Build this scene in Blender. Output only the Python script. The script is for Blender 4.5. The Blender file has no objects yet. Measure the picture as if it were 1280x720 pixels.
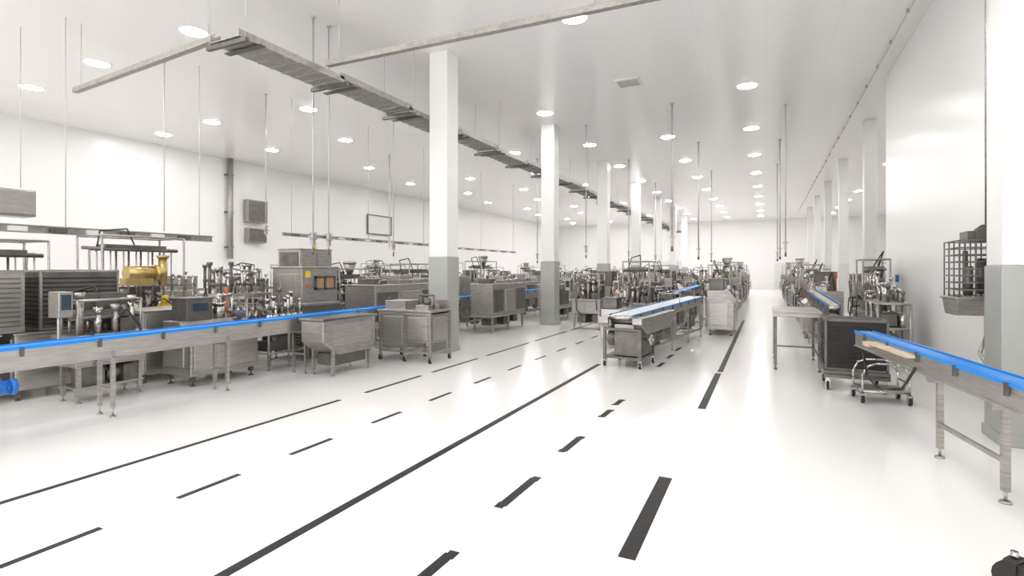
import bpy, math, random
from mathutils import Vector, Matrix
random.seed(7)
scene = bpy.context.scene
COL = scene.collection
scene.view_settings.view_transform = 'Standard'
scene.view_settings.exposure = 0.36
H = 1.8
CEIL = 6.6

# ---------------------------------------------------------------- materials
def mat(name, col, rough=0.5, metal=0.0, var=0.06, scale=6.0, bump=0.0, emis=None, estr=0, spec=0.5, stretch=(1,1,1)):
    m = bpy.data.materials.new(name); m.use_nodes = True
    nt = m.node_tree; b = nt.nodes['Principled BSDF']
    b.inputs['Roughness'].default_value = rough
    b.inputs['Metallic'].default_value = metal
    b.inputs['Specular IOR Level'].default_value = spec
    tc = nt.nodes.new('ShaderNodeTexCoord'); mp = nt.nodes.new('ShaderNodeMapping')
    mp.inputs['Scale'].default_value = stretch
    n = nt.nodes.new('ShaderNodeTexNoise'); n.inputs['Scale'].default_value = scale; n.inputs['Detail'].default_value = 3
    nt.links.new(tc.outputs['Object'], mp.inputs['Vector']); nt.links.new(mp.outputs[0], n.inputs['Vector'])
    r = nt.nodes.new('ShaderNodeValToRGB')
    r.color_ramp.elements[0].color = tuple(max(0, c*(1-var)) for c in col) + (1,)
    r.color_ramp.elements[1].color = tuple(min(1, c*(1+var)) for c in col) + (1,)
    r.color_ramp.elements[0].position = 0.3; r.color_ramp.elements[1].position = 0.7
    nt.links.new(n.outputs['Fac'], r.inputs['Fac']); nt.links.new(r.outputs['Color'], b.inputs['Base Color'])
    if bump:
        bp = nt.nodes.new('ShaderNodeBump'); bp.inputs['Strength'].default_value = bump; bp.inputs['Distance'].default_value = 0.01
        nt.links.new(n.outputs['Fac'], bp.inputs['Height']); nt.links.new(bp.outputs[0], b.inputs['Normal'])
    if emis:
        b.inputs['Emission Color'].default_value = emis + (1,); b.inputs['Emission Strength'].default_value = estr
    return m

def panel_mat(name, col, seam, sx, sy, rough, axes='XY'):
    m = bpy.data.materials.new(name); m.use_nodes = True
    nt = m.node_tree; b = nt.nodes['Principled BSDF']; b.inputs['Roughness'].default_value = rough
    tc = nt.nodes.new('ShaderNodeTexCoord')
    sp = nt.nodes.new('ShaderNodeSeparateXYZ'); cb = nt.nodes.new('ShaderNodeCombineXYZ')
    nt.links.new(tc.outputs['Object'], sp.inputs[0])
    nt.links.new(sp.outputs[axes[0]], cb.inputs['X']); nt.links.new(sp.outputs[axes[1]], cb.inputs['Y'])
    br = nt.nodes.new('ShaderNodeTexBrick'); br.offset = 0
    br.inputs['Scale'].default_value = 1; br.inputs['Brick Width'].default_value = sx; br.inputs['Row Height'].default_value = sy
    br.inputs['Mortar Size'].default_value = 0.008; br.inputs['Mortar Smooth'].default_value = 0.4
    br.inputs['Color1'].default_value = col + (1,); br.inputs['Color2'].default_value = tuple(c*0.99 for c in col) + (1,)
    br.inputs['Mortar'].default_value = seam + (1,)
    nt.links.new(cb.outputs[0], br.inputs['Vector']); nt.links.new(br.outputs['Color'], b.inputs['Base Color'])
    return m

M_STEEL = mat('brushed_steel', (0.42,0.40,0.375), 0.38, 0.85, 0.18, 5, 0.02, stretch=(1,1,8))
M_STEEL_L = mat('light_brushed_steel', (0.50,0.48,0.455), 0.36, 0.85, 0.12, 5, 0.02, stretch=(1,1,8))
M_STEEL_D = mat('dark_steel', (0.17,0.16,0.148), 0.42, 0.7, 0.2, 6)
M_CHROME = mat('polished_steel', (0.54,0.52,0.50), 0.2, 1.0, 0.15, 8)
M_GALV = mat('galvanised_steel', (0.40,0.385,0.36), 0.45, 0.7, 0.15, 12)
M_ROD = mat('pale_grey_pipe', (0.56,0.555,0.54), 0.4, 0.3, 0.08, 12)
M_BLUE = mat('blue_belt', (0.01,0.26,0.80), 0.35, 0, 0.08, 4)
M_BLUED = mat('blue_paint', (0.015,0.15,0.55), 0.4, 0, 0.08, 4)
M_TEAL = mat('pale_belt', (0.62,0.68,0.68), 0.4, 0, 0.08, 4)
M_BEIGE = mat('beige_plastic', (0.70,0.56,0.38), 0.5, 0, 0.1, 4)
M_BLACK = mat('black_plastic', (0.026,0.025,0.024), 0.5, 0, 0.2, 8, spec=.35)
M_RUBBER = mat('black_tape', (0.016,0.015,0.015), 0.55, 0, 0.25, 20, spec=.3)
M_YELLOW = mat('yellow_paint', (0.80,0.55,0.06), 0.45, 0, 0.1, 5)
M_BRASS = mat('brass', (0.62,0.47,0.2), 0.35, 0.8, 0.12, 5)
M_RED = mat('red_paint', (0.60,0.14,0.04), 0.45, 0, 0.1, 5)
M_GREY = mat('grey_steel_sleeve', (0.42,0.43,0.41), 0.4, 0.15, 0.05, 3)
M_COLW = mat('white_column_panel', (0.87,0.865,0.855), 0.35, 0, 0.012, 2)
M_WHITE = mat('white_plastic', (0.85,0.85,0.85), 0.4, 0, 0.03, 5)
M_SCREEN = mat('display_glass', (0.04,0.06,0.08), 0.12, 0, 0.1, 5)
M_AMBER = mat('amber_glass', (0.45,0.28,0.15), 0.25, 0, 0.12, 3)
M_RING = mat('light_trim_ring', (0.9,0.9,0.9), 0.4, 0, 0.02, 5)
M_LENS = mat('lamp_lens', (1,1,1), 0.4, 0, 0.0, 5, emis=(1.0,0.972,0.94), estr=86)
M_FLOOR = mat('white_epoxy_floor', (0.875,0.87,0.862), 0.17, 0, 0.012, 0.5, 0.0, spec=.46)
M_CEIL = panel_mat('ceiling_panels', (0.94,0.923,0.91), (0.88,0.865,0.85), 1.25, 80, 0.2, 'XY')
M_WALLX = panel_mat('wall_panels_side', (0.925,0.92,0.915), (0.89,0.885,0.88), 2.4, 50, 0.28, 'YZ')
M_WALLY = panel_mat('wall_panels_end', (0.925,0.92,0.915), (0.89,0.885,0.88), 2.4, 50, 0.28, 'XZ')
M_BASE = mat('base_trim', (0.78,0.78,0.77), 0.4, 0, 0.03, 3)

# ---------------------------------------------------------------- mesh helpers
def B(c, s, rz=0): return ('b', c, s, rz)
def C(a, b, r, seg=12, r2=None): return ('c', a, b, r, seg, r if r2 is None else r2)
def T(pts, r, seg=8): return ('t', pts, r, seg)
def P(prof, x0, x1): return ('p', prof, x0, x1)
def S(c, r): return ('s', c, r)

def add_cyl(vs, fs, sm, a, b, r, seg, r2):
    a = Vector(a); b = Vector(b); d = b-a
    if d.length < 1e-6: return
    q = d.to_track_quat('Z', 'Y'); o = len(vs)
    for (p, rr) in ((a, r), (b, r2)):
        for i in range(seg):
            t = 2*math.pi*i/seg
            vs.append(tuple(p + q @ Vector((rr*math.cos(t), rr*math.sin(t), 0))))
    for i in range(seg):
        j = (i+1) % seg
        fs.append((o+i, o+j, o+seg+j, o+seg+i)); sm.append(True)
    fs.append(tuple(o+i for i in reversed(range(seg)))); sm.append(False)
    fs.append(tuple(o+seg+i for i in range(seg))); sm.append(False)

def add_sph(vs, fs, sm, q, r, n=8, rings=4):
    o = len(vs)
    vs.append((q[0],q[1],q[2]-r))
    for a in range(1, rings):
        ph = -math.pi/2+math.pi*a/rings
        for i in range(n):
            t = 2*math.pi*i/n
            vs.append((q[0]+r*math.cos(ph)*math.cos(t), q[1]+r*math.cos(ph)*math.sin(t), q[2]+r*math.sin(ph)))
    vs.append((q[0],q[1],q[2]+r)); top = len(vs)-1
    for i in range(n):
        j = (i+1)%n
        fs.append((o, o+1+j, o+1+i)); sm.append(True)
        for a in range(rings-2):
            b0 = o+1+a*n
            fs.append((b0+i, b0+j, b0+n+j, b0+n+i)); sm.append(True)
        b0 = o+1+(rings-2)*n
        fs.append((b0+i, b0+j, top)); sm.append(True)

def build_mesh(name, prims):
    vs, fs, sm = [], [], []
    for p in prims:
        k = p[0]
        if k == 'b':
            (cx,cy,cz),(sx,sy,sz),rz = p[1],p[2],p[3]
            o = len(vs); ca, sa = math.cos(rz), math.sin(rz)
            for dz in (-.5,.5):
                for dx,dy in ((-.5,-.5),(.5,-.5),(.5,.5),(-.5,.5)):
                    x, y = dx*sx, dy*sy
                    vs.append((cx+x*ca-y*sa, cy+x*sa+y*ca, cz+dz*sz))
            for f in ((3,2,1,0),(4,5,6,7),(0,1,5,4),(1,2,6,5),(2,3,7,6),(3,0,4,7)):
                fs.append(tuple(o+i for i in f)); sm.append(False)
        elif k == 'c':
            add_cyl(vs, fs, sm, p[1], p[2], p[3], p[4], p[5])
        elif k == 't':
            pts = p[1]
            for i in range(len(pts)-1): add_cyl(vs, fs, sm, pts[i], pts[i+1], p[2], p[3], p[2])
            for q in pts[1:-1]: add_sph(vs, fs, sm, q, p[2]*1.03)
        elif k == 's':
            add_sph(vs, fs, sm, p[1], p[2], 12, 8)
        elif k == 'p':
            prof, x0, x1 = p[1], p[2], p[3]; o = len(vs); n = len(prof)
            for x in (x0, x1):
                for (y, z) in prof: vs.append((x, y, z))
            for i in range(n):
                j = (i+1)%n
                fs.append((o+i, o+n+i, o+n+j, o+j)); sm.append(False)
            fs.append(tuple(o+i for i in range(n))); sm.append(False)
            fs.append(tuple(o+n+i for i in reversed(range(n)))); sm.append(False)
    me = bpy.data.meshes.new(name); me.from_pydata(vs, [], fs); me.update()
    me.polygons.foreach_set('use_smooth', sm)
    return me

def thing(name, label, cat, loc, rz=0.0, group=None):
    e = bpy.data.objects.new(name, None); e.empty_display_size = 0.2
    e.location = loc; e.rotation_euler = (0,0,rz); COL.objects.link(e)
    e['label'] = label; e['category'] = cat
    if group: e['group'] = group
    return e

def part(parent, name, prims, m, label=None, bevel=0.0):
    me = build_mesh(name, prims); me.materials.append(m)
    o = bpy.data.objects.new(name, me); COL.objects.link(o)
    o.parent = parent
    if label: o['label'] = label
    if bevel:
        b = o.modifiers.new('bevel', 'BEVEL'); b.width = bevel; b.segments = 2; b.limit_method = 'ANGLE'
    return o
def parts(parent, name, plist, m, label=None, bevel=0.0):
    for p in plist: part(parent, name, p if isinstance(p, list) else [p], m, label, bevel)

def single(name, label, cat, prims, m, loc=(0,0,0), rz=0, group=None):
    me = build_mesh(name, prims); me.materials.append(m)
    o = bpy.data.objects.new(name, me); COL.objects.link(o); o.location = loc; o.rotation_euler = (0,0,rz)
    o['label'] = label; o['category'] = cat
    if group: o['group'] = group
    return o

def struct(name, prims, m):
    me = build_mesh(name, prims); me.materials.append(m)
    o = bpy.data.objects.new(name, me); COL.objects.link(o); o['kind'] = 'structure'
    return o

CH = {}
def kids(o):
    return [c for c in bpy.data.objects if c.parent == o]
def dup(root, loc, rz=0.0, label=None):
    n = root.copy(); COL.objects.link(n); n.location = loc; n.rotation_euler = (0,0,rz)
    if label: n['label'] = label
    if root not in CH: CH[root] = [(c, kids(c)) for c in kids(root)]
    for c, gs in CH[root]:
        cc = c.copy(); COL.objects.link(cc); cc.parent = n
        for g in gs:
            gg = g.copy(); COL.objects.link(gg); gg.parent = cc
    return n

# ---------------------------------------------------------------- room
XL, XR, XF, YB, YF = -21.0, 2.68, 10.0, -5.0, 56.0
YP = 16.0
struct('floor', [B(((XL+XF)/2,(YB+YF)/2,-0.1),(XF-XL+1,YF-YB+1,0.2))], M_FLOOR)
struct('ceiling', [B(((XL+XF)/2,(YB+YF)/2,CEIL+0.1),(XF-XL+1,YF-YB+1,0.2))], M_CEIL)
struct('wall_left', [B((XL-0.1,(YB+YF)/2,CEIL/2),(0.2,YF-YB,CEIL))], M_WALLX)
struct('wall_right', [B((XR+0.15,(YB+YP)/2,CEIL/2),(0.3,YP-YB,CEIL))], M_WALLX)
struct('wall_side', [B(((XR+0.3+XF)/2,YP-0.15,CEIL/2),(XF-XR-0.3,0.3,CEIL))], M_WALLY)
struct('wall_outer', [B((XF+0.1,(YP+YF)/2,CEIL/2),(0.2,YF-YP,CEIL))], M_WALLX)
struct('wall_far', [B(((XL+XF)/2,YF+0.1,CEIL/2),(XF-XL,0.2,CEIL))], M_WALLY)
struct('baseboard_right', [P([(YB,0),(YP,0),(YP,0.14),(YB,0.14)], XR-0.03, XR+0.0)], M_BASE)
struct('baseboard_left', [P([(YB,0),(YF,0),(YF,0.14),(YB,0.14)], XL, XL+0.03)], M_BASE)
for i,(x,w,h) in enumerate([(-3.5,2.4,2.6),(1.6,1.6,2.4),(-9,2.4,2.6)]):
    struct('door_%d'%(i+1), [B((x,YF-0.03,h/2),(w,0.06,h)),B((x-w/2-.05,YF-0.04,h/2),(0.1,0.1,h)),B((x+w/2+.05,YF-0.04,h/2),(0.1,0.1,h)),B((x,YF-0.04,h+.05),(w+.2,0.1,.1)),B((x,YF-0.08,h*.5),(0.02,0.04,h*.96))], M_BASE)

# ---------------------------------------------------------------- columns
def column(loc, s, lab, sm=None, zs=2.1):
    t = thing('column', lab, 'column', loc, 0, 'square structural columns')
    part(t,'shaft',[B((0,0,(CEIL+zs)/2),(s,s,CEIL-zs))],M_COLW,None,.012)
    part(t,'base_sleeve',[B((0,0,zs/2),(s+.03,s+.03,zs)),B((0,0,.06),(s+.07,s+.07,.12))],sm or M_GREY,'grey steel protective sleeve',.01)
    return t
c0 = column((-6.5,10.15,0),.46,'tall white square column with grey steel lower sleeve')
for k in range(1,7): dup(c0,(-6.5,10.15+6.5*k,0))
c2 = column((3.0,20.5,0),.34,'slim white square column with pale lower sleeve',M_BASE)
for y in (27,33.5,40,46.5): dup(c2,(3.0,y,0))
c1 = column((2.42,7.35,0),.46,'white square column with grey sleeve beside wire basket',None,1.85)

# ---------------------------------------------------------------- floor tape
g='black floor marking stripes'
def stripe(x,y0,y1,w,lab,rz=0): 
    return single('floor_stripe',lab,'floor marking',[B((0,0,0.0015),(w,y1-y0,0.003))],M_RUBBER,(x,(y0+y1)/2,0.0005),rz,g)
stripe(-2.9,-1,10.0,.08,'long unbroken black stripe on the glossy white floor')
stripe(-5.35,-1,5.7,.062,'long narrow black stripe beside the blue conveyor')
for a,b in ((6.2,7.6),(7.95,9.6),(10.0,12.2),(12.6,15),(15.4,18)): stripe(-5.33,a,b,.06,'narrow black dash on the glossy white floor')
for a in (.5,1.6,2.69,3.8,5.0,6.2,7.45,8.7,9.95,11.2,12.5,13.8): stripe(-4.2,a,a+.55,.055,'short narrow black dash on the glossy white floor')
stripe(-.79,3.33,4.78,.11,'wide black dash on the glossy white floor')
stripe(-.76,7.35,10.0,.10,'wide black stripe on the glossy white floor')
stripe(-.74,10.15,21,.09,'long black stripe leading down the aisle')
for a,b in ((2.3,2.95),(3.62,4.32),(5.0,5.58),(6.4,6.8),(7.05,7.4),(10.2,10.7),(11.3,11.8),(12.4,13.0)):
    L=b-a
    single('floor_stripe','short black dash with slightly offset ends on white floor','floor marking',
      [B((0,0,.0015),(.075,L*.86,.003),-.03),B((-.02,-.42*L,.0012),(.07,L*.14,.003)),B((.02,.42*L,.0012),(.07,L*.14,.003))],M_RUBBER,(-1.82,(a+b)/2,.0005),0,g)

# ---------------------------------------------------------------- ceiling lights
def light_at(x,y):
    t=thing('recessed_ceiling_light','round glowing white ceiling downlight','ceiling light',(x,y,CEIL),0,'round ceiling downlights')
    part(t,'trim_ring',[C((0,0,-.010),(0,0,0.0),.27,24,.28)],M_RING)
    part(t,'lens',[C((0,0,-.016),(0,0,-.0105),.225,24)],M_LENS)
    return t
L0=light_at(-10.4,7.0)
pts=[(-14.0,7.1),(-17.4,7.3),(-16.2,11.5),(-19.2,11.8),(-12.3,11.8),(-3.3,9.7),(-8.2,2.2),(-12.5,2.2),(-3.3,2.2),(1.2,1.5),(-16.8,2.2),(-3.3,-2.5),(-9.5,-2.5),(-15.5,-2.5),(1.2,6.2)]
for k in range(9):
    y=15.2+4.6*k
    for x in (-.45,-6.1,-10.3,-14,-17.8): pts.append((x + (1.0 if (k%2 and x<-9) else 0),y))
    if k>=1: pts.append((5.0,y)); pts.append((-3.2,y))
for p in pts: dup(L0,(p[0],p[1],CEIL))
t=thing('ceiling_vent','square grey louvred air vent in ceiling','air vent',(-3.17,13.6,CEIL))
part(t,'frame',[B((0,0,-.02),(.62,.62,.04))],M_BASE,None,.01)
part(t,'louvre',[B((0,-.2+.1*i,-.045),(.5,.07,.015)) for i in range(5)],M_ROD)

# ---------------------------------------------------------------- overhead tray
TX,TZ=-7.2,5.25
t=thing('cable_tray','long galvanised cable tray hung from the ceiling on rods','cable tray',(TX,0,TZ))
y=5.3;i=0
while y<50:
    L=2.15; dz=0.0 if i%2 else -.055
    part(t,'tray_section',[B((0,y+L/2,dz),(.62,L,.012)),B((-.31,y+L/2,dz+.05),(.014,L,.11)),B((.31,y+L/2,dz+.05),(.014,L,.11))]
        +[B((0,y+.12+j*.24,dz-.014),(.6,.05,.018)) for j in range(9)],M_GALV)
    part(t,'cross_strut',[B((0,y+.05,-.11),(.86,.06,.06)),B((0,y+.35,-.085),(.8,.1,.02))],M_STEEL_D)
    if i%2==0:
        for s in (-.39,.39): part(t,'hanger_rod',[C((s,y+.05,-.14),(s,y+.05,CEIL-TZ),.007,6)],M_ROD)
    y+=L-.1; i+=1
def channel(x0,y0,x1,y1,z,lab,w=.09):
    L=math.hypot(x1-x0,y1-y0)
    t=thing('support_channel',lab,'ceiling strut',((x0+x1)/2,(y0+y1)/2,z),math.atan2(y1-y0,x1-x0))
    part(t,'beam',[B((0,0,0),(L,w,.012)),B((0,-w/2,.04),(L,.012,.09)),B((0,w/2,.04),(L,.012,.09))],M_GALV)
    n=max(2,int(L/3))
    for k in range(n):
        x=-L/2+.25+(L-.5)*k/(n-1); part(t,'hanger_rod',[C((x,0,0),(x,0,CEIL-z),.007,6)],M_ROD)
channel(-12.3,5.85,-7.55,5.45,5.3,'thin galvanised strut branching off the cable tray')
channel(-6.8,6.95,2.6,7.1,5.3,'long galvanised strut crossing the ceiling over the aisle')

def rail(x,y0,y1,z,lab,s=1.0):
    t=thing('utility_rail',lab,'utility rail',(x,(y0+y1)/2,z))
    L=y1-y0
    part(t,'beam',[B((0,0,0),(.06,L,.10*s)),B((0,0,.06*s),(.14*s,L,.02)),B((0,0,-.06*s),(.12*s,L,.02))],M_GALV)
    for k in range(int(L/.6)):
        part(t,'outlet_box',[B((.07*s,-L/2+.4+k*.6,-.01),(.08*s,.26,.09*s))],M_WHITE if k%2 else M_STEEL_D)
    for k in range(3):
        yy=-L/2+.3+k*(L-.6)/2; part(t,'hanger_rod',[C((0,yy,.05*s),(0,yy,CEIL-z),.008,8)],M_ROD)
rail(-12,2.6,8.5,2.55,'horizontal steel utility rail hung above the machines')
rail(-12,10.6,17.6,2.8,'slim steel utility rail above packing machines',.6)
rail(-12.6,19,27,2.8,'long slim steel utility rail with outlet boxes',.55)

def drop(loc,zb,r,lab,kind=0):
    r*=.72
    t=thing('utility_drop',lab,'ceiling pipe',(loc[0],loc[1],zb))
    h=CEIL-zb
    part(t,'pipe',[C((0,0,0),(0,0,h),r,10)],M_ROD)
    part(t,'ceiling_flange',[C((0,0,h-.03),(0,0,h),r*3,12)],M_ROD)
    if kind: 
        part(t,'valve',[B((0,0,.2),(.06,.06,.24)),C((0,-.08,.2),(0,.08,.2),.02,10),C((-.08,0,.3),(.08,0,.3),.015,8)],M_STEEL)
        part(t,'end_socket',[C((0,0,-.1),(0,0,0.02),r*1.6,10)],M_STEEL_D)
    return t
D=[((-12.5,7.7),2.7,.016,0),((-7.75,7.55),2.2,.022,1),((-7.75,7.95),2.2,.018,1),((-12.3,10.3),2.7,.02,1),
   ((-9.6,12.35),2.3,.018,1),((-8.9,21.3),2.2,.025,1),
   ((-5.4,17.1),2.3,.02,1),((-5.4,23.2),2.3,.025,1),((-5.5,30),2.3,.025,1),
   ((-2.45,15.9),2.45,.03,1),((-2.3,21.15),2.3,.035,1),((-2.4,27.5),2.3,.03,1),
   ((.5,17.4),2.3,.025,1),((.45,22),2.3,.03,1),((.45,27),2.3,.03,1),((-14.2,18),2.7,.025,0)]
for p,zb,r,k in D: drop(p,zb,r,'slim steel service pipe dropping from the ceiling' if not k else 'steel service drop pipe with small valve and socket',k)
t=thing('wall_pipe','thick grey vertical pipe fixed to the white wall','pipe',(-20.8,15.6,2.3))
part(t,'pipe',[C((0,0,0),(0,0,4.3),.12,14)],M_GALV); parts(t,'clamp',[B((-.08,0,z),(.24,.3,.06)) for z in (.5,2,3.6)],M_STEEL_D)
t=thing('ceiling_conduit','thin steel conduit clipped along the ceiling edge','conduit',(2.35,0,CEIL-.06))
part(t,'pipe',[C((0,2,0),(0,50,0),.012,8)],M_ROD); parts(t,'clip',[B((0,3+1.5*k,.025),(.05,.04,.07)) for k in range(31)],M_GALV)

def wbox(y,z0,z1,w,lab):
    t=thing('electrical_box',lab,'electrical box',(XL+.17,y,(z0+z1)/2))
    h=z1-z0
    part(t,'body',[B((0,0,0),(.28,w,h))],M_STEEL,None,.02)
    part(t,'door',[B((.15,0,0),(.02,w-.08,h-.08))],M_STEEL_D,None,.01)
    part(t,'latch',[B((.17,w/2-.1,0),(.03,.03,.1))],M_BLACK)
    part(t,'wall_bracket',[B((-.15,0,0),(.03,w*.6,h*.6))],M_GALV)
wbox(16.9,3.95,4.95,1.05,'large steel electrical enclosure on white wall')
wbox(16.9,3.05,3.7,.95,'smaller steel electrical enclosure below another on wall')
t=thing('wall_board','dark framed white notice board on the wall','notice board',(XL+.06,25.6,4.5))
part(t,'panel',[B((0,0,0),(.05,2.1,1.1))],M_WHITE); part(t,'frame',[B((.03,0,.55),(.07,2.2,.06)),B((.03,0,-.55),(.07,2.2,.06)),B((.03,1.06,0),(.07,.06,1.1)),B((.03,-1.06,0),(.07,.06,1.1))],M_STEEL_D)

# ---------------------------------------------------------------- machine builders
def foot(x,y,r=.035): return [C((x,y,0),(x,y,.018),r,12,r*.8),C((x,y,.018),(x,y,.1),.012,8)]

def conveyor(lab,loc,rz,L,W,h0,h1,side,beltm,legs,motor=None,guide=None,gh=.028,slim=False,under=0,frame=None):
    frame=frame or M_STEEL_L
    t=thing('belt_conveyor',lab,'conveyor',loc,rz)
    def hz(y): return h0+(h1-h0)*y/L
    part(t,'belt',[P([(0,h0-.03),(L,h1-.03),(L+.04,h1-.07),(L,h1),(0,h0),(-.04,h0-.03)],-W/2+.03,W/2-.03)],beltm)
    for s in (-1,1):
        x=s*W/2
        part(t,'side_frame',[P([(0,h0-side),(L,h1-side),(L,h1-.01),(0,h0-.01)],x-.012,x+.012),
             P([(0,h0-side),(L,h1-side),(L,h1-side+.012),(0,h0-side+.012)],x-.03,x+.03)],frame)
        part(t,'edge_guide',[P([(0,h0-.025),(L,h1-.025),(L,h1+gh),(0,h0+gh)],x+s*.014-.010,x+s*.014+.010)],guide or beltm)
        parts(t,'guide_bracket',[B((x+s*.03,.4+k*.75,hz(.4+k*.75)-.05),(.02,.03,.1)) for k in range(int(L/.75))],M_STEEL_D)
    parts(t,'end_roller',[C((-W/2,0,h0-.05),(W/2,0,h0-.05),.045,14),C((-W/2,L,h1-.05),(W/2,L,h1-.05),.045,14)],M_CHROME)
    parts(t,'cross_member',[B((0,.3+k*.9,hz(.3+k*.9)-side+.05),(W,.05,.05)) for k in range(int(L/.9))],M_STEEL_D)
    for y in legs:
        z=hz(y)-side
        if slim:
            part(t,'leg_frame',[B((0,y,z/2+.05),(.05,.045,z-.08)),B((0,y,z-.03),(W+.02,.07,.06))]+foot(0,y,.045),M_STEEL); continue
        pr=[]
        for s in (-1,1):
            pr+=[B((s*W/2,y,(z+.1+.06)/2+.02),(.042,.042,z-.02))]+foot(s*W/2,y)
        pr+=[B((0,y,z*.45),(W,.035,.035)),B((0,y,z-.02),(W+.06,.06,.06))]
        part(t,'leg_frame',pr,M_STEEL)
    if slim: part(t,'leg_brace',[B((0,(legs[0]+legs[-1])/2,.32),(.03,legs[-1]-legs[0],.035))],M_STEEL)
    if under:
        for k in range(int((L-.3)/.62)):
            y=.4+.62*k; z=hz(y)-side; dz=(.34,.5,.26)[k%3] if under>1 else (.2,.3,.15)[k%3]
            part(t,'drive_box',[B((.02*(k%3),y,z-dz/2),(W*.85,.5,dz)),C((-W*.58,y,z-.16),(W*.58,y,z-.16),.06,12),B((0,y+.12,z-dz-.04),(W*.5,.3,.1))],M_STEEL_D if k%2 else M_STEEL)
        part(t,'lower_rail',[B((s*W/2,L/2,.24),(.04,L*.92,.05)) for s in (-1,1)]+[B((0,.3+k*.8,.24),(W,.04,.04)) for k in range(int(L/.8))],M_STEEL)
        part(t,'arch_guard',[T([(-W/2-.03,y,hz(y)-.05),(-W/2-.03,y,hz(y)+.22),(W/2+.03,y,hz(y)+.22),(W/2+.03,y,hz(y)-.05)],.01) for y in (L*.55,L*.8)]+[C((-W/2-.03,L*.55,hz(L*.55)+.22),(-W/2-.03,L*.8,hz(L*.8)+.22),.01,8)],M_CHROME)
    if motor:
        y,x,z=motor; r=.075
        part(t,'drive_motor',[C((x,y-.13,z),(x,y+.13,z),r,16),C((x,y+.13,z),(x,y+.18,z),r*1.1,16),B((x,y,z+r),(.08,.1,.06)),C((x,y-.18,z),(x,y-.13,z),.025,10),B((x-.1,y-.1,z),(.2,.06,.06))]+
            [B((x,y-.1+.04*k,z),(r*2.15,.012,.03)) for k in range(6)],M_BLUED,'blue finned electric motor')
    return t

def filler(lab,loc,rz,w=1.4,d=.8,top=2.0,rods=5,acc=M_YELLOW,hopper=True,name='filling_machine',cat='machine'):
    t=thing(name,lab,cat,loc,rz)
    lg=[]
    for x in (-w/2+.06,w/2-.06):
        for y in (-d/2+.06,d/2-.06): lg+=foot(x,y)+[B((x,y,.3),(.05,.05,.45))]
    part(t,'leg_frame',lg+[B((0,-d/2+.06,.2),(w,.03,.03)),B((0,d/2-.06,.2),(w,.03,.03)),B((0,0,.2),(w*.9,d*.8,.02))],M_STEEL)
    part(t,'lower_gearbox',[B((-w*.2,0,.36),(w*.3,d*.6,.34)),C((0,0,.34),(w*.38,0,.34),.12,14),B((w*.3,0,.32),(.2,.4,.26))],M_STEEL_D)
    part(t,'base_cabinet',[B((0,0,.68),(w,d,.38)),B((0,0,.9),(w+.08,d+.08,.05))],M_STEEL,None,.01)
    parts(t,'cabinet_door',[B((-w/4,-d/2-.01,.68),(w*.42,.02,.3)),B((w/4,-d/2-.01,.68),(w*.42,.02,.3)),B((w/2+.01,0,.68),(.02,d*.8,.3))],M_STEEL,None,.006)
    for k in range(rods):
        x=-w/2+.12+(w-.24)*k/max(1,rods-1)
        h=.25+random.random()*.3
        part(t,'pump_head',[C((x,-.1,.92),(x,-.1,.92+h),.045,12),C((x,-.1,.92+h),(x,-.1,1.0+h),.06,12),C((x,-.1,1.0+h),(x,-.1,top-.3),.013,8),
              C((x,.15,.92),(x,.15,top-.28),.02,8),B((x,.02,.98+h*.5),(.07,.3,.06))],M_CHROME if k%2 else M_STEEL)
    part(t,'top_manifold',[C((-w/2,-.1,top-.3),(w/2,-.1,top-.3),.035,12),C((-w/2,.15,top-.28),(w/2,.15,top-.28),.03,12),B((0,.02,top-.24),(w*.7,.3,.06))],M_STEEL_D)
    part(t,'back_panel',[B((w*.1,d/2-.08,1.2),(w*.7,.06,.55)),B((w*.1,d/2-.14,1.2),(w*.3,.1,.35))],M_STEEL_D,None,.006)
    part(t,'guard_frame',[C((x,y,.92),(x,y,top-.05),.02,8) for x in (-w/2+.05,w/2-.05) for y in (-d/2+.05,d/2-.05)]+
         [C((-w/2+.05,y,top-.06),(w/2-.05,y,top-.06),.018,8) for y in (-d/2+.05,d/2-.05)]+[C((x,-d/2+.05,zz),(x,d/2-.05,zz),.015,8) for x in (-w/2+.05,w/2-.05) for zz in (1.35,top-.06)],M_STEEL)
    if hopper:
        part(t,'hopper',[C((w*.15,.02,top-.22),(w*.15,.02,top+.08),.07,18,.18),C((w*.15,.02,top+.08),(w*.15,.02,top+.15),.185,18,.185)],M_STEEL)
    part(t,'control_box',[B((-w/2-.12,-d/2+.1,1.35),(.16,.26,.34)),C((-w/2-.12,-d/2+.15,.85),(-w/2-.12,-d/2+.15,1.2),.02,8),B((-w/2-.06,-d/2+.15,.88),(.16,.04,.04))],M_STEEL,None,.008)
    part(t,'control_screen',[B((-w/2-.12,-d/2-.035,1.38),(.11,.012,.2))],M_SCREEN)
    part(t,'gearbox',[B((w*.28,-d/2+.18,1.02),(.2,.18,.2)),C((w*.28,-d/2+.18,1.12),(w*.28,-d/2+.18,1.3),.06,12)],acc)
    parts(t,'hose',[T([(-w*.3,-.2,1.0),(-w*.32,-d/2-.08,.95),(-w*.3,-d/2-.1,.6),(-w*.1,-d/2-.06,.42)],.014),T([(w*.1,-.2,1.1),(w*.2,-d/2,1.25),(w*.36,-d/2-.06,1.0),(w*.4,-d/2-.07,.6)],.012),
         T([(w*.05,.1,top-.2),(w*.0,.2,top+.12),(-w*.3,.2,top+.05),(-w*.4,0,top-.35)],.014)],M_BLACK)
    return t

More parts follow.
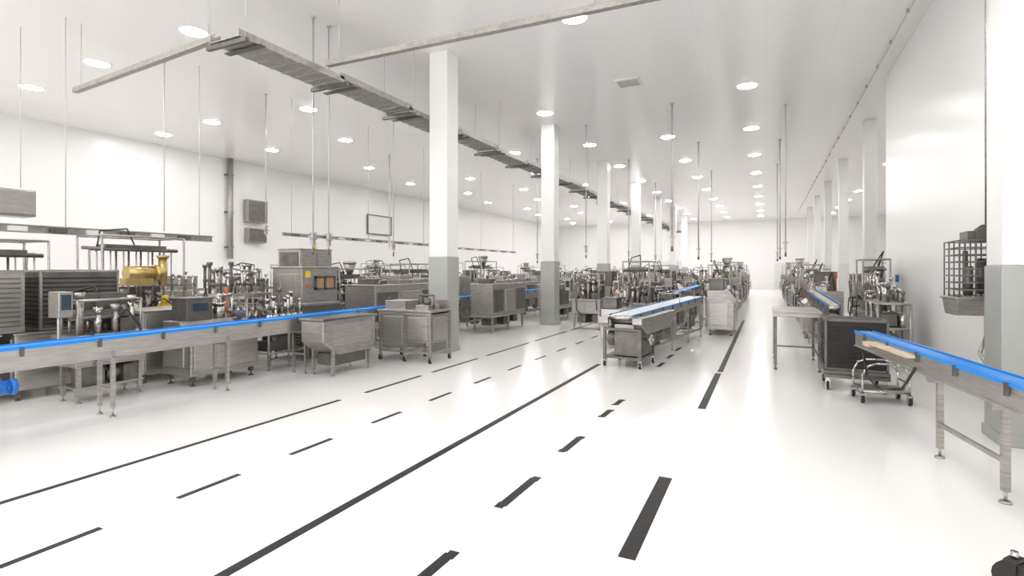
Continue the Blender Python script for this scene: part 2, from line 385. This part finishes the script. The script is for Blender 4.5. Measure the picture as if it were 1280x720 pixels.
def manifold(lab,loc,rz,w=1.8,d=.7,top=1.35,n=9):
    t=thing('valve_stand',lab,'machine',loc,rz)
    lg=[]
    for x in (-w/2,0,w/2):
        for y in (-d/2,d/2): lg+=foot(x,y)+[C((x,y,.08),(x,y,top-.3),.022,8)]
    part(t,'leg_frame',lg+[C((-w/2,y,z),(w/2,y,z),.018,8) for y in (-d/2,d/2) for z in (.3,.72,top-.32)]+[C((x,-d/2,z),(x,d/2,z),.015,8) for x in (-w/2,0,w/2) for z in (.3,.72,top-.32)],M_STEEL)
    parts(t,'tray',[B((0,0,top-.3),(w,d,.03)),B((0,0,.74),(w*.96,d*.9,.02))],M_STEEL)
    part(t,'pump',[C((-w*.3,0,.5),(w*.1,0,.5),.14,16),B((-w*.1,0,.42),(w*.7,.3,.18)),C((w*.1,0,.5),(w*.3,0,.5),.09,14)],M_STEEL_D)
    part(t,'junction_box',[B((-w*.2,d*.1,.88),(w*.35,.25,.22)),B((w*.25,d*.15,.86),(w*.2,.2,.2))],M_STEEL_D,None,.006)
    for k in range(n):
        x=-w/2+.1+(w-.2)*k/(n-1); hh=top+random.uniform(-.12,.16)
        part(t,'valve',[C((x,-d*.3,top-.3),(x,-d*.3,hh),.022,8),S((x,-d*.3,hh),.04)],M_CHROME if k%2 else M_STEEL_D)
        part(t,'actuator',[C((x,d*.15,top-.3),(x,d*.15,hh+.1),.03,10),C((x,d*.15,hh+.1),(x,d*.15,hh+.16),.05,10)],M_CHROME if k%3 else M_STEEL_D)
        part(t,'drain_cup',[C((x,-d*.3,.74),(x,-d*.3,1.0),.04,10,.055)],M_CHROME)
    part(t,'pipe',[C((-w/2,0,top-.12),(w/2,0,top-.12),.03,10),T([(w/2,0,top-.12),(w/2+.12,0,top-.12),(w/2+.12,0,.4)],.03)],M_STEEL_D)
    return t

def cabinet(lab,loc,rz,w,d,h,acc=None,name='steel_cabinet',m=None):
    m=m or M_STEEL
    t=thing(name,lab,'cabinet',loc,rz)
    z0=.14
    for x in (-w/2+.06,w/2-.06):
        for y in (-d/2+.06,d/2-.06): part(t,'foot',foot(x,y)+[B((x,y,.1),(.05,.05,.12))],M_STEEL_D)
    part(t,'body',[B((0,0,(h+z0)/2),(w,d,h-z0)),B((0,0,h),(w+.04,d+.04,.025))],m,None,.012)
    for s in (-1,1):
        dr=part(t,'door',[B((s*w/4,-d/2-.012,(h+z0)/2),(w*.46,.024,h-z0-.1))],m,None,.006)
        part(dr,'handle',[T([(s*.05,-d/2-.025,h*.5),(s*.05,-d/2-.055,h*.5),(s*.05,-d/2-.055,h*.5+.14),(s*.05,-d/2-.025,h*.5+.14)],.008)],M_CHROME)
        part(t,'side_panel',[B((s*(w/2+.008),0,(h+z0)/2),(.016,d*.84,h-z0-.14)),B((s*(w/2+.02),0,h*.75),(.02,d*.4,.02))],M_STEEL_D if m is M_STEEL else m,None,.004)
    if acc: part(t,'warning_lamp',[C((w*.3,0,h+.01),(w*.3,0,h+.18),.03,12),C((w*.3,0,h+.18),(w*.3,0,h+.2),.035,12)],acc)
    return t

def longbox(lab,loc,L,d,h,z0=.45):
    t=thing('processing_machine',lab,'machine',loc)
    n=int(L/1.1)+1
    for k in range(n):
        y=-L/2+.12+(L-.24)*k/(n-1)
        for x in (-d/2+.06,d/2-.06): part(t,'leg',foot(x,y)+[B((x,y,z0/2+.04),(.05,.05,z0-.06))],M_STEEL)
    part(t,'housing',[B((0,0,(h+z0)/2),(d,L,h-z0)),B((0,0,h),(d+.05,L+.05,.03)),B((0,0,z0+.02),(d+.04,L+.04,.04))],M_STEEL,None,.012)
    m=int(L/.75)
    for k in range(m):
        y=-L/2+(k+.5)*L/m
        h_=part(t,'access_hatch',[B((d/2+.01,y,(h+z0)/2),(.022,L/m*.82,(h-z0)*.68))],M_STEEL_L if k%2 else M_STEEL_D,None,.006)
        part(h_,'handle',[T([(d/2+.02,y-.07,h-.3),(d/2+.05,y-.07,h-.3),(d/2+.05,y+.07,h-.3),(d/2+.02,y+.07,h-.3)],.008)],M_CHROME)
        part(t,'top_unit',[B((0,y,h+.08+.04*(k%2)),(d*(.5+.2*(k%2)),L/m*.6,.14+.08*(k%2)))],M_STEEL if k%3 else M_STEEL_D,None,.01)
    part(t,'lower_pipework',[C((0,-L/2+.2,.3),(0,L/2-.2,.3),.05,12),B((0,0,.3),(d*.7,.4,.24)),B((0,-L*.3,.3),(d*.5,.3,.2)),B((0,L*.3,.32),(d*.6,.3,.2))],M_STEEL_D)
    part(t,'hand_rail',[T([(d/2,-L/2+.1,h),(d/2+.06,-L/2+.1,h+.12),(d/2+.06,L/2-.1,h+.12),(d/2,L/2-.1,h)],.013)],M_CHROME)
    return t

def packer(lab,loc,rz,w=1.5,d=.9,h=1.25,acc=M_RED,tall=.45):
    t=thing('packing_machine',lab,'machine',loc,rz)
    for x in (-w/2+.08,w/2-.08):
        for y in (-d/2+.08,d/2-.08): part(t,'foot',foot(x,y,.045)+[B((x,y,.13),(.06,.06,.1))],M_STEEL_D)
    part(t,'body',[P([(-d/2,.16),(d/2,.16),(d/2,h),(-d*.1,h),(-d/2,h-.35)],-w/2,w/2)],M_STEEL,None,.012)
    parts(t,'access_panel',[B((-w/4,-d/2-.01,.5),(w*.42,.02,.5)),B((w/4,-d/2-.01,.5),(w*.42,.02,.5)),B((w/2+.01,.05,.6),(.02,d*.7,.6)),B((-w/2-.01,.05,.6),(.02,d*.7,.6))],M_STEEL_L,None,.006)
    part(t,'head_unit',[B((-w*.22,.12,h+tall/2),(w*.36,d*.55,tall)),B((-w*.22,.12,h+tall),(w*.4,d*.6,.03))],M_STEEL_D,None,.01)
    part(t,'display',[B((-w*.22,.12-d*.275-.01,h+tall*.6),(w*.2,.02,tall*.35))],M_SCREEN)
    part(t,'indicator',[C((w*.4,.3,h),(w*.4,.3,h+.35),.012,8),C((w*.4,.3,h+.35),(w*.4,.3,h+.5),.03,12)],acc)
    part(t,'top_fittings',[C((w*.15,.1,h),(w*.15,.1,h+.22),.1,14),C((w*.15,.1,h+.22),(w*.15,.1,h+.26),.12,14),T([(w*.15,.1,h+.26),(w*.15,.1,h+.38),(w*.36,.1,h+.38),(w*.36,.1,h)],.025),
        B((w*.34,-.05,h+.05),(.18,.24,.12))],M_CHROME)
    part(t,'hand_rail',[T([(-w/2,-d/2-.02,.85),(-w/2,-d/2-.1,.9),(w/2,-d/2-.1,.9),(w/2,-d/2-.02,.85)],.013)],M_CHROME)
    part(t,'cable',[T([(-w*.05,.2,h),(-w*.02,.2,h+.3),(w*.05,.25,h+.5),(w*.12,.3,h+.1),(w*.1,.3,h)],.013)],M_BLACK)
    return t

def drum(lab,loc,rz):
    t=thing('drum_machine',lab,'machine',loc,rz)
    part(t,'frame',sum([foot(x,y)+[B((x,y,.5),(.06,.06,.85))] for x in (-.6,.6) for y in (-.35,.35)],[])+[B((0,y,z),(1.26,.05,.05)) for y in (-.35,.35) for z in (.25,.92)]+[B((x,0,z),(.05,.7,.05)) for x in (-.6,.6) for z in (.25,.92)]+[B((0,0,.27),(1.2,.7,.02))],M_STEEL)
    part(t,'drum',[C((-.5,0,1.12),(.5,0,1.12),.32,28),C((-.55,0,1.12),(-.5,0,1.12),.2,24,.32),C((.5,0,1.12),(.55,0,1.12),.32,24,.2),C((-.2,0,1.12),(-.17,0,1.12),.335,28),C((.2,0,1.12),(.23,0,1.12),.335,28)],M_STEEL)
    part(t,'inlet',[C((0,0,1.4),(0,0,1.65),.09,14,.15),C((.3,0,1.4),(.3,0,1.75),.03,10),C((-.3,.05,1.4),(-.3,.05,1.85),.025,10)],M_CHROME)
    part(t,'gear_motor',[B((-.3,0,.5),(.4,.4,.4)),C((-.1,0,.5),(.35,0,.5),.12,14)],M_STEEL_D)
    part(t,'control_box',[B((.7,-.2,1.3),(.14,.32,.42)),B((.66,-.2,1.0),(.05,.05,.3))],M_STEEL_D,None,.008)
    return t

def table(lab,loc,rz,w,d,h,shelf=True,name='steel_table'):
    t=thing(name,lab,'table',loc,rz)
    part(t,'top',[B((0,0,h-.02),(w,d,.04)),B((0,-d/2+.01,h-.06),(w,.02,.08)),B((0,d/2-.01,h-.06),(w,.02,.08))],M_STEEL,None,.006)
    for x in (-w/2+.04,w/2-.04):
        for y in (-d/2+.04,d/2-.04): part(t,'leg',[B((x,y,h/2+.03),(.05,.05,h-.1))]+foot(x,y),M_STEEL_D)
    pr=[B((x,0,.25),(.03,d-.08,.03)) for x in (-w/2+.04,w/2-.04)]+[B((0,d/2-.04,.25),(w-.08,.03,.03))]
    if shelf: pr.append(B((0,0,.27),(w-.1,d-.1,.02)))
    part(t,'brace',pr,M_STEEL_D)
    return t

def bowl(lab,loc,rz):
    t=thing('bowl_feeder',lab,'machine',loc,rz)
    part(t,'leg_frame',sum([foot(x,y)+[B((x,y,.45),(.045,.045,.75))] for x in (-.32,.32) for y in (-.32,.32)],[])+[B((0,y,.25),(.68,.04,.04)) for y in (-.32,.32)]+[B((x,0,.25),(.04,.68,.04)) for x in (-.32,.32)],M_STEEL)
    part(t,'base_plate',[B((0,0,.84),(.8,.8,.04)),B((0,0,.53),(.56,.56,.6))],M_STEEL_D,None,.008)
    part(t,'bowl',[C((0,0,.86),(0,0,.98),.2,24),C((0,0,.98),(0,0,1.2),.26,24,.4),C((0,0,1.2),(0,0,1.24),.41,24)],M_CHROME)
    part(t,'chute',[P([(.2,1.12),(.75,1.0),(.75,1.06),(.2,1.2)],-.08,.08)],M_STEEL)
    part(t,'mast',[C((-.34,.34,.86),(-.34,.34,1.9),.025,10),C((-.34,.34,1.85),(.1,.0,1.75),.02,8),C((.1,0,1.4),(.1,0,1.78),.05,12),B((-.34,.34,1.5),(.14,.2,.26))],M_STEEL_D)
    part(t,'hose',[T([(-.34,.34,1.88),(-.1,.2,2.0),(.15,.05,1.95),(.12,0,1.76)],.013)],M_BLACK)
    return t

def louver(lab,loc,rz,w,d,h,bm=None,lm=None,fm=None):
    bm=bm or M_BLACK; lm=lm or M_BLACK; fm=fm or M_STEEL
    t=thing('louvred_unit',lab,'ventilation unit',loc,rz)
    part(t,'body',[B((0,0,h/2),(w,d,h-.01))],bm,None,.004)
    part(t,'frame',[B((sx*w/2,sy*d/2,h/2),(.03,.03,h)) for sx in (-1,1) for sy in (-1,1)]+[B((0,sy*d/2,z),(w,.03,.03)) for sy in (-1,1) for z in (.015,h-.015)]+[B((sx*w/2,0,z),(.03,d,.03)) for sx in (-1,1) for z in (.015,h-.015)],fm)
    n=int((h-.14)/.065)
    part(t,'louvre',[B((s*(w/2+.009),0,.09+k*.065),(.016,d-.06,.022)) for s in (-1,1) for k in range(n)]+[B((0,-(d/2+.009),.09+k*.065),(w-.06,.016,.022)) for k in range(n)],lm)
    return t

def caster(x,y,r=.05,w=.015):
    return [C((x-w,y,r),(x+w,y,r),r,18)], [B((x-w-.011,y,r+.03),(.006,.05,r+.05)),B((x+w+.011,y,r+.03),(.006,.05,r+.05)),B((x,y,r*1.5+.055),(2*w+.03,.06,.012))]
def casters(t,xs,ys,r=.05,ext=None):
    for x in xs:
        for y in ys:
            a,b=caster(x,y,r)
            if ext: b=b+[B((x,y,ext),(.04,.04,.12))]
            p=part(t,'caster',b,M_CHROME); part(p,'wheel',a,M_BLACK)

def cart(lab,loc,rz,w,d,h):
    t=thing('tubular_cart',lab,'cart',loc,rz)
    casters(t,(-w/2,w/2),(-d/2,d/2))
    z=.13
    part(t,'tube_frame',[T([(-w/2,y,z),(-w/2,y,h-.1),(-w/2+.06,y,h+.02),(-w/2+.16,y,h+.06),(w/2-.16,y,h+.06),(w/2-.06,y,h+.02),(w/2,y,h-.1),(w/2,y,z)],.014) for y in (-d/2,d/2)]+
         [C((x,-d/2,zz),(x,d/2,zz),.013,8) for x in (-w/2,w/2) for zz in (.16,h*.6)]+[C((-w/2,y,.16),(w/2,y,.16),.014,8) for y in (-d/2,d/2)],M_CHROME)
    part(t,'shelf',[B((0,0,.18),(w,d,.015))],M_STEEL)
    return t

RZ=math.pi/2
# ================= LEFT near row
conveyor('long inclined stainless conveyor with bright blue belt',(-7.4,.3,0),0,9.9,.28,.95,1.035,.25,M_BLUE,(.9,3.55,5.1,6.6,8.6),motor=(2.38,.24,.58),gh=.012)
a=cabinet('low wide stainless base cabinet under louvred unit',(-9.75,2.9,0),RZ,1.3,.95,.92,m=M_STEEL_L)
dup(a,(-9.75,4.35,0),RZ)
louver('dark louvred unit in steel frame on a base cabinet',(-9.75,4.5,.945),RZ,1.0,.9,.86,M_STEEL_D,M_BLACK)
louver('steel louvred unit beside another on a base cabinet',(-9.75,3.2,.945),RZ,1.2,.9,.86,M_STEEL,M_STEEL_D)
cabinet('low stainless cabinet with twin doors beside conveyor',(-9.3,5.75,0),RZ,1.2,.8,1.15,m=M_STEEL_L)
dup(a,(-9.75,1.4,0),RZ)
tf=filler('tall filling machine with brass drive and many vertical rods',(-11.2,6.3,0),RZ,1.6,.9,2.5,7,M_YELLOW,False)
part(tf,'brass_drive',[C((-.3,-.3,1.75),(.2,-.3,1.75),.13,18),C((.2,-.3,1.75),(.3,-.3,1.75),.16,18),B((-.1,-.3,1.58),(.5,.2,.14)),C((.45,-.2,1.5),(.45,-.2,2.05),.08,14),C((.45,-.2,2.05),(.45,-.2,2.1),.11,14)],M_BRASS,'brass coloured drive unit')
filler('tall steel dosing machine with black hoses and rods',(-11.3,4.1,0),RZ,1.5,.9,2.35,6,M_YELLOW,False)
filler('steel dosing machine with thin rods beside cabinets',(-8.55,4.4,0),RZ,.9,.5,1.45,4,M_STEEL_D,False)
mf=manifold('chrome valve stand with rows of upright valves',(-9.4,7.15,0),RZ,1.1,.7,1.65,7)
packer('low closed stainless machine behind the blue conveyor',(-8.3,5.9,0),RZ,1.2,.7,1.0,M_RED,.35)
manifold('low chrome valve stand behind the blue conveyor',(-8.3,7.25,0),RZ,.9,.5,1.2,6)
m2=manifold('chrome tubular valve stand behind tall filler',(-10.9,8.3,0),RZ,1.5,.7,1.7,8)
cabinet('tall stainless cabinet with double doors',(-10.1,9.6,0),RZ,1.0,.7,2.3,M_YELLOW)
bowl('steel bowl feeder on a square stand with hose',(-12.4,9.9,0),RZ)
t=thing('inspection_machine','boxy steel inspection machine with amber window and warning sign','machine',(-8.75,8.35,0),RZ)
part(t,'lower_cabinet',[B((0,0,.62),(1.05,.9,.94))],M_STEEL_D,None,.012)
for x in (-.45,.45):
    for y in (-.38,.38): part(t,'foot',foot(x,y)+[B((x,y,.12),(.05,.05,.1))],M_STEEL_D)
part(t,'louvre',[B((0,-.46,.3+k*.06),(.9,.02,.02)) for k in range(10)]+[B((-.535,0,.3+k*.06),(.02,.75,.02)) for k in range(10)],M_STEEL)
part(t,'upper_housing',[B((0,.03,1.5),(.98,.82,.7)),B((0,.03,1.86),(1.04,.88,.04)),B((0,-.3,1.12),(1.0,.3,.06))],M_STEEL,None,.012)
parts(t,'viewing_window',[B((-.02,-.39,1.54),(.2,.02,.2)),B((.26,-.39,1.54),(.2,.02,.2))],M_AMBER,'amber tinted viewing window')
part(t,'window_frame',[B((.12,-.4,1.66),(.56,.03,.04)),B((.12,-.4,1.42),(.56,.03,.04)),B((-.14,-.4,1.54),(.04,.03,.28)),B((.12,-.4,1.54),(.05,.03,.28)),B((.38,-.4,1.54),(.04,.03,.28))],M_STEEL_D)
part(t,'side_hatch',[B((-.5,.03,1.5),(.02,.55,.46)),B((-.515,.2,1.5),(.02,.03,.14))],M_STEEL_L,None,.004)
part(t,'warning_sign',[B((-.35,-.395,1.72),(.14,.012,.12))],M_YELLOW)
part(t,'emergency_button',[C((-.35,-.38,1.5),(-.35,-.42,1.5),.035,14)],M_RED)
t=thing('collection_hopper','wedge shaped stainless hopper standing beside the blue conveyor','hopper',(-6.85,7.2,0))
part(t,'chute',[P([(-.55,.95),(.75,.98),(.75,.5),(.6,.36),(-.2,.36),(-.55,.6)],-.25,.25)],M_STEEL,None,.012)
part(t,'rim',[B((0,.1,.98),(.56,1.36,.03))],M_CHROME)
part(t,'lower_housing',[B((0,.15,.27),(.4,.8,.2))],M_STEEL_D,None,.01)
for x in (-.22,.22):
    for y in (-.3,.6): part(t,'leg',foot(x,y)+[B((x,y,.3),(.045,.045,.45))],M_STEEL)
part(t,'side_plate',[B((.26,.15,.7),(.02,.9,.36))],M_STEEL_L)
t=thing('sorting_station','boxy wheeled stainless station at the conveyor end','machine',(-6.45,9.0,0))
casters(t,(-.6,0,.6),(-.35,.35))
part(t,'frame',[B((x,y,.58),(.045,.045,.85)) for x in (-.6,0,.6) for y in (-.35,.35)]+[B((0,y,z),(1.24,.04,.04)) for y in (-.35,.35) for z in (.2,.95)]+[B((x,0,.2),(.04,.7,.04)) for x in (-.6,0,.6)],M_STEEL)
part(t,'cabinet_body',[B((-.3,0,.6),(.56,.64,.7)),B((.3,0,.66),(.56,.64,.56))],M_STEEL,None,.01)
parts(t,'cabinet_door',[B((-.3,-.33,.6),(.46,.02,.58)),B((.3,-.33,.66),(.46,.02,.44)),B((.59,0,.66),(.02,.5,.44))],M_STEEL_L,None,.006)
part(t,'work_surface',[B((0,0,1.0),(1.3,.8,.04)),B((.3,.37,1.1),(.64,.03,.2)),B((-.35,.05,1.1),(.5,.5,.18)),B((.3,0,1.06),(.3,.4,.1))],M_STEEL,None,.006)
parts(t,'pipework',[T([(.1,0,1.1),(.1,0,1.3),(.45,0,1.3),(.45,0,1.0)],.022),C((.3,0,1.1),(.3,0,1.24),.08,12)],M_STEEL_D)
longbox('long boxy stainless processing machine with side hatches',(-8.55,11.55,0),3.6,.9,1.45)
longbox('boxy stainless housing with hatches beyond the white column',(-7.35,14.6,0),2.3,.7,1.4)
filler('compact filler with blue gearbox beside long machine',(-10.6,11.5,0),RZ,1.3,.8,1.9,5,M_BLUED)
t=thing('overhead_enclosure','stainless enclosure hung from ceiling rods','electrical box',(-13.3,4.9,2.85))
part(t,'body',[B((0,0,.27),(.5,1.3,.54))],M_STEEL,None,.02)
parts(t,'door',[B((.26,-.33,.27),(.02,.6,.46)),B((.26,.33,.27),(.02,.6,.46))],M_STEEL_L,None,.006)
parts(t,'hanger_rod',[C((0,y,.54),(0,y,CEIL-2.85),.008,8) for y in (-.5,.5)],M_ROD)

# ================= templates for the long lines
conveyor('stainless conveyor with blue belt past the white columns',(-8.35,13.7,0),0,8.2,.3,1.0,1.05,.3,M_BLUE,(.4,2.4,4.4,6.4,7.8),under=2,gh=.015)
conveyor('narrow stainless conveyor with blue belt',(-8.35,22.5,0),0,9,.3,1.0,1.05,.3,M_BLUE,(.4,2.4,4.4,6.4,8.6),under=2,gh=.015)
F1=filler('stainless filling machine with rod mounted pump heads',(-9.8,13.6,0),RZ,1.5,.8,2.05,6,M_STEEL_D,False)
F2=filler('stainless filler with hopper and blue gearbox',(-9.8,17.9,0),RZ,1.3,.8,2.2,5,M_BLUED)
F3=filler('small stainless filler with red gearbox',(-12.6,11.7,0),RZ,1.2,.8,1.9,5,M_RED,False)
K1=cabinet('plain stainless machine cabinet with doors',(-9.8,15.8,0),RZ,1.1,.8,1.6)
K2=cabinet('waist high stainless cabinet with doors',(-12.7,2.0,0),RZ,1.3,.8,1.2)
MM=manifold('tubular chrome valve stand in the packing line',(-9.8,19.9,0),RZ,1.6,.7,1.5,8)
LB=longbox('stainless boxed machine with hatches in packing line',(-9.8,22.4,0),2.2,.8,1.3)
BW=bowl('chrome bowl feeder on square stand',(-15.6,3.0,0),RZ)
PK=packer('closed slope topped packing machine with dark head unit',(-9.8,25.1,0),RZ,1.5,.9,1.25,M_RED,.5)
PQ=packer('low closed packing machine with indicator lamp',(-12.9,6.5,0),RZ,1.7,.8,1.1,M_YELLOW,.7)
DR=drum('horizontal steel drum machine on open frame',(-12.9,4.3,0),RZ)
def put(seq,x,y0,dy,rz=RZ):
    y=y0
    for s in seq:
        dup(s,(x+random.uniform(-.12,.12),y,0),0 if s is LB else rz); y+=dy
put([MM,K1,DR,PQ,F3,PK,F1,MM],-9.8,27.3,2.25)
put([PK,F1,DR,F2,PQ,MM,K1,F1,PK,F2,DR,F3,F1],-12.9,13.9,2.3)
put([F3,PK,MM,DR,F1,PQ,F3,K1,DR,MM,K2,F1,PK],-15.6,5.0,2.3)
put([PK,K1,F3,DR,K2,F2,PQ,F1,BW,MM],-18.2,9.0,2.6)
put([F2,PK,F1],-15.8,35.5,2.3)
for s,y in ((LB,18.7),(MM,21.0),(PQ,25.2),(F3,27.6),(DR,31.5),(MM,34),(PK,38),(F3,40.4)):
    dup(s,(-6.95,y,0),0 if s is LB else RZ)

# ================= between column row and aisle
F4=filler('standalone stainless filling stand beside white column',(-4.95,16.0,0),0,.9,.7,1.75,5,M_STEEL_D,False)
for i,p in enumerate(((-4.9,18.6),(-4.9,21.2),(-4.9,24.8),(-4.9,28.1),(-4.8,32),(-4.8,36),(-4.8,39))): dup((PK,F4,DR,F4)[i%4],(p[0],p[1],0),RZ if i%2==0 else 0)

# ================= centre line
t=conveyor('long stainless inspection conveyor with pale top and blue edges',(-2.42,9.8,0),math.radians(-6),5.9,.44,.98,1.08,.2,M_TEAL,(1.3,2.7,4.2,5.6),guide=M_BLUE,gh=.008,under=2,frame=M_STEEL)
casters(t,(-.34,.34),(.05,.85))
part(t,'base_frame',[B((x,y,.42),(.05,.05,.6)) for x in (-.34,.34) for y in (.05,.85)]+[B((0,y,z),(.72,.04,.04)) for y in (.05,.85) for z in (.18,.7)]+[B((x,.45,.18),(.04,.8,.04)) for x in (-.34,.34)]+[B((0,.45,.19),(.66,.8,.02))],M_STEEL_D)
part(t,'side_tray',[P([(-.1,.93),(2.2,.95),(2.2,.9),(1.8,.62),(.2,.62),(-.1,.82)],.24,.42),P([(-.05,.93),(2.6,.95),(2.6,.9),(2.1,.66),(.3,.66),(-.05,.82)],-.44,-.24)],M_STEEL,None,.008)
part(t,'gear_housing',[B((.08,.45,.44),(.5,.72,.46)),C((-.38,.4,.5),(.05,.4,.5),.15,14),B((-.05,1.5,.42),(.42,.9,.36)),C((.1,1.1,.4),(.1,2.2,.4),.12,14)],M_STEEL_D,None,.008)
part(t,'hand_wheel',[C((.45,.3,.52),(.48,.3,.52),.1,16),C((.3,.3,.52),(.52,.3,.52),.02,8)],M_CHROME)
packer('low closed pump unit beside pale conveyor',(-3.2,12.9,0),RZ,1.4,.6,.9,M_RED,.25)
filler('tall narrow dosing head beside pale conveyor line',(-3.15,14.7,0),0,.8,.8,2.1,5,M_STEEL_D,False)
packer('boxy stainless housing beside centre conveyor',(-1.15,16.7,0),RZ,1.7,.7,1.25,M_RED,.3)
conveyor('short stainless conveyor with blue belt in centre line',(-2.5,17.0,0),0,6.1,.24,1.15,1.2,.25,M_BLUE,(.4,3,5.7),under=2,gh=.01)
for i,y in enumerate((18.7,20.7,22.8,24.9,27,29.1,31.2,33.4,35.6,37.8,40,42.4)):
    dup((DR,F1,PK,F2,MM,F3)[i%6],(-1.5,y,0),RZ)
for i,y in enumerate((16.9,19,21.2,23.6,26,28.4,31,33.4,36)):
    dup((F4,BW,F1,PK,F3,DR)[i%6],(-3.55,y,0),RZ)

# ================= right side
cR=conveyor('stainless conveyor with bright blue belt leaving beside the wall',(1.18,8.5,0),math.radians(180+9),4.9,.18,.99,.97,.2,M_BLUE,(2.1,3.15),gh=.008,slim=True)
part(cR,'side_shelf',[B((.15,1.35,.93),(.12,1.1,.03)),B((.15,.7,.9),(.1,.2,.05))],M_BEIGE,'beige plastic side tray')
part(cR,'side_shelf',[B((-.15,3.2,.92),(.12,.9,.03))],M_BEIGE,'beige plastic side tray')
part(cR,'hose',[T([(.2,2.1,.85),(.24,1.9,.6),(.22,1.2,.45),(.15,.6,.5),(.1,.3,.75)],.014)],M_BLACK)
table('open stainless table beside dark cabinet',(.5,11.6,0),0,.78,1.5,1.06,False)
louver('dark louvred machine housing resting on a steel cart',(1.2,9.72,.305),0,.78,.72,.76,fm=M_STEEL_D)
t=thing('machine_cart','low steel cart with casters carrying a dark housing','cart',(1.2,9.72,0))
part(t,'platform',[B((0,0,.27),(.84,.8,.06)),B((0,-.38,.22),(.84,.04,.06)),B((0,.38,.22),(.84,.04,.06))],M_STEEL_D)
casters(t,(-.36,.36),(-.34,.34),.06,.19)
cart('low chrome tubular cart with rounded frame on black casters',(1.42,8.85,0),.15,.55,.4,.48)
conveyor('narrow steel conveyor with blue edges beside work table',(1.2,12.2,0),math.radians(3),3.4,.2,1.12,1.3,.2,M_BEIGE,(.5,2.9),guide=M_BLUE,gh=.02,under=2,frame=M_STEEL_D)
filler('tall chrome dosing machine beside the wall corner',(2.15,14.3,0),-RZ,1.0,.6,2.1,6,M_STEEL_D,False)
manifold('low chrome valve stand beside the wall',(2.1,12.4,0),RZ,1.2,.5,1.5,6)
for i,y in enumerate((16.9,18.9,20.9,23.2,25.5,27.8,30.1,32.4,34.7,37,39.3,41.6)):
    dup((PK,F3,F1,DR,MM,F2)[i%6],(1.35,y,0),-RZ)
for i,y in enumerate((17.2,19.0)): dup((MM,F4)[i%2],(2.7,y-.1,0),-RZ)
for i,y in enumerate((18.2,22.8,25,29.6,31.8,36)):
    dup((F2,MM,K1)[i%3],(4.6,y,0),-RZ)

t=thing('wall_basket','dark wire wash basket with spray fittings beside wall column','wire basket',(2.34,8.45,1.25))
pr=[]
for k in range(9):
    z=.23+.085*k; s=.24 if k>0 else .2
    pr+=[T([(-s,-.3,z),(s,-.3,z),(s,.3,z),(-s,.3,z),(-s,-.3,z)],.009,6)]
for x in (-.24,-.08,.08,.24):
    for y in (-.3,-.1,.1,.3): pr.append(C((x,y,.2),(x,y,.92),.008,6))
part(t,'wire_cage',pr,M_STEEL_D)
part(t,'drip_pan',[P([(-.33,.2),(.33,.2),(.2,.0),(-.2,.0)],-.26,.26),B((0,0,.21),(.56,.7,.03))],M_STEEL,None,.01)
parts(t,'spray_head',[C((-.1,-.1,.25),(-.1,-.1,.6),.05,10),C((.08,.1,.25),(.08,.1,.7),.05,10),C((-.05,.2,.25),(-.05,.2,.8),.03,10),[B((0,0,.96),(.24,.3,.14)),C((0,.1,1.0),(0,-.25,1.06),.04,10),B((0,-.2,.98),(.1,.1,.16))]],M_STEEL_D)
parts(t,'support_pipe',[C((.1,.0,1.0),(.1,.0,CEIL-1.25),.015,10),T([(.1,.0,.02),(.1,.0,-.25),(.0,-.15,-.45),(.1,-.2,-.7)],.022)],M_STEEL)
t=thing('wall_switch_plate','small pale blue switch plate on white wall','switch',(XR-.012,14.6,1.62))
part(t,'plate',[B((0,0,0),(.02,.42,.24))],M_WHITE); parts(t,'button',[B((-.015,-.1,0),(.01,.14,.16)),B((-.015,.1,0),(.01,.14,.16))],M_BLUED)
t=thing('caster_wheel_stand','black rubber caster wheel in dark fork on floor','caster',(1.25,3.9,0),.9)
w_,fk=caster(0,0,.09,.04)
part(t,'wheel',w_,M_BLACK); part(t,'fork',fk,M_BLACK); part(t,'stem',[C((0,0,.19),(0,0,.235),.018,10)],M_CHROME)

# ---------------------------------------------------------------- world & camera
w=bpy.data.worlds.new('world'); scene.world=w; w.use_nodes=True
w.node_tree.nodes['Background'].inputs[0].default_value=(1,.99,.98,1); w.node_tree.nodes['Background'].inputs[1].default_value=2.0  # white background added as fill; it enters where the back wall is left out
cam=bpy.data.cameras.new('camera'); co=bpy.data.objects.new('camera',cam); COL.objects.link(co)
cam.sensor_width=36; cam.lens=36*670/1280; cam.shift_y=-22/1280; cam.clip_end=200; cam.clip_start=.05
co.location=(0,0,H); co.rotation_euler=(math.pi/2,0,math.atan(318/670))
scene.camera=co
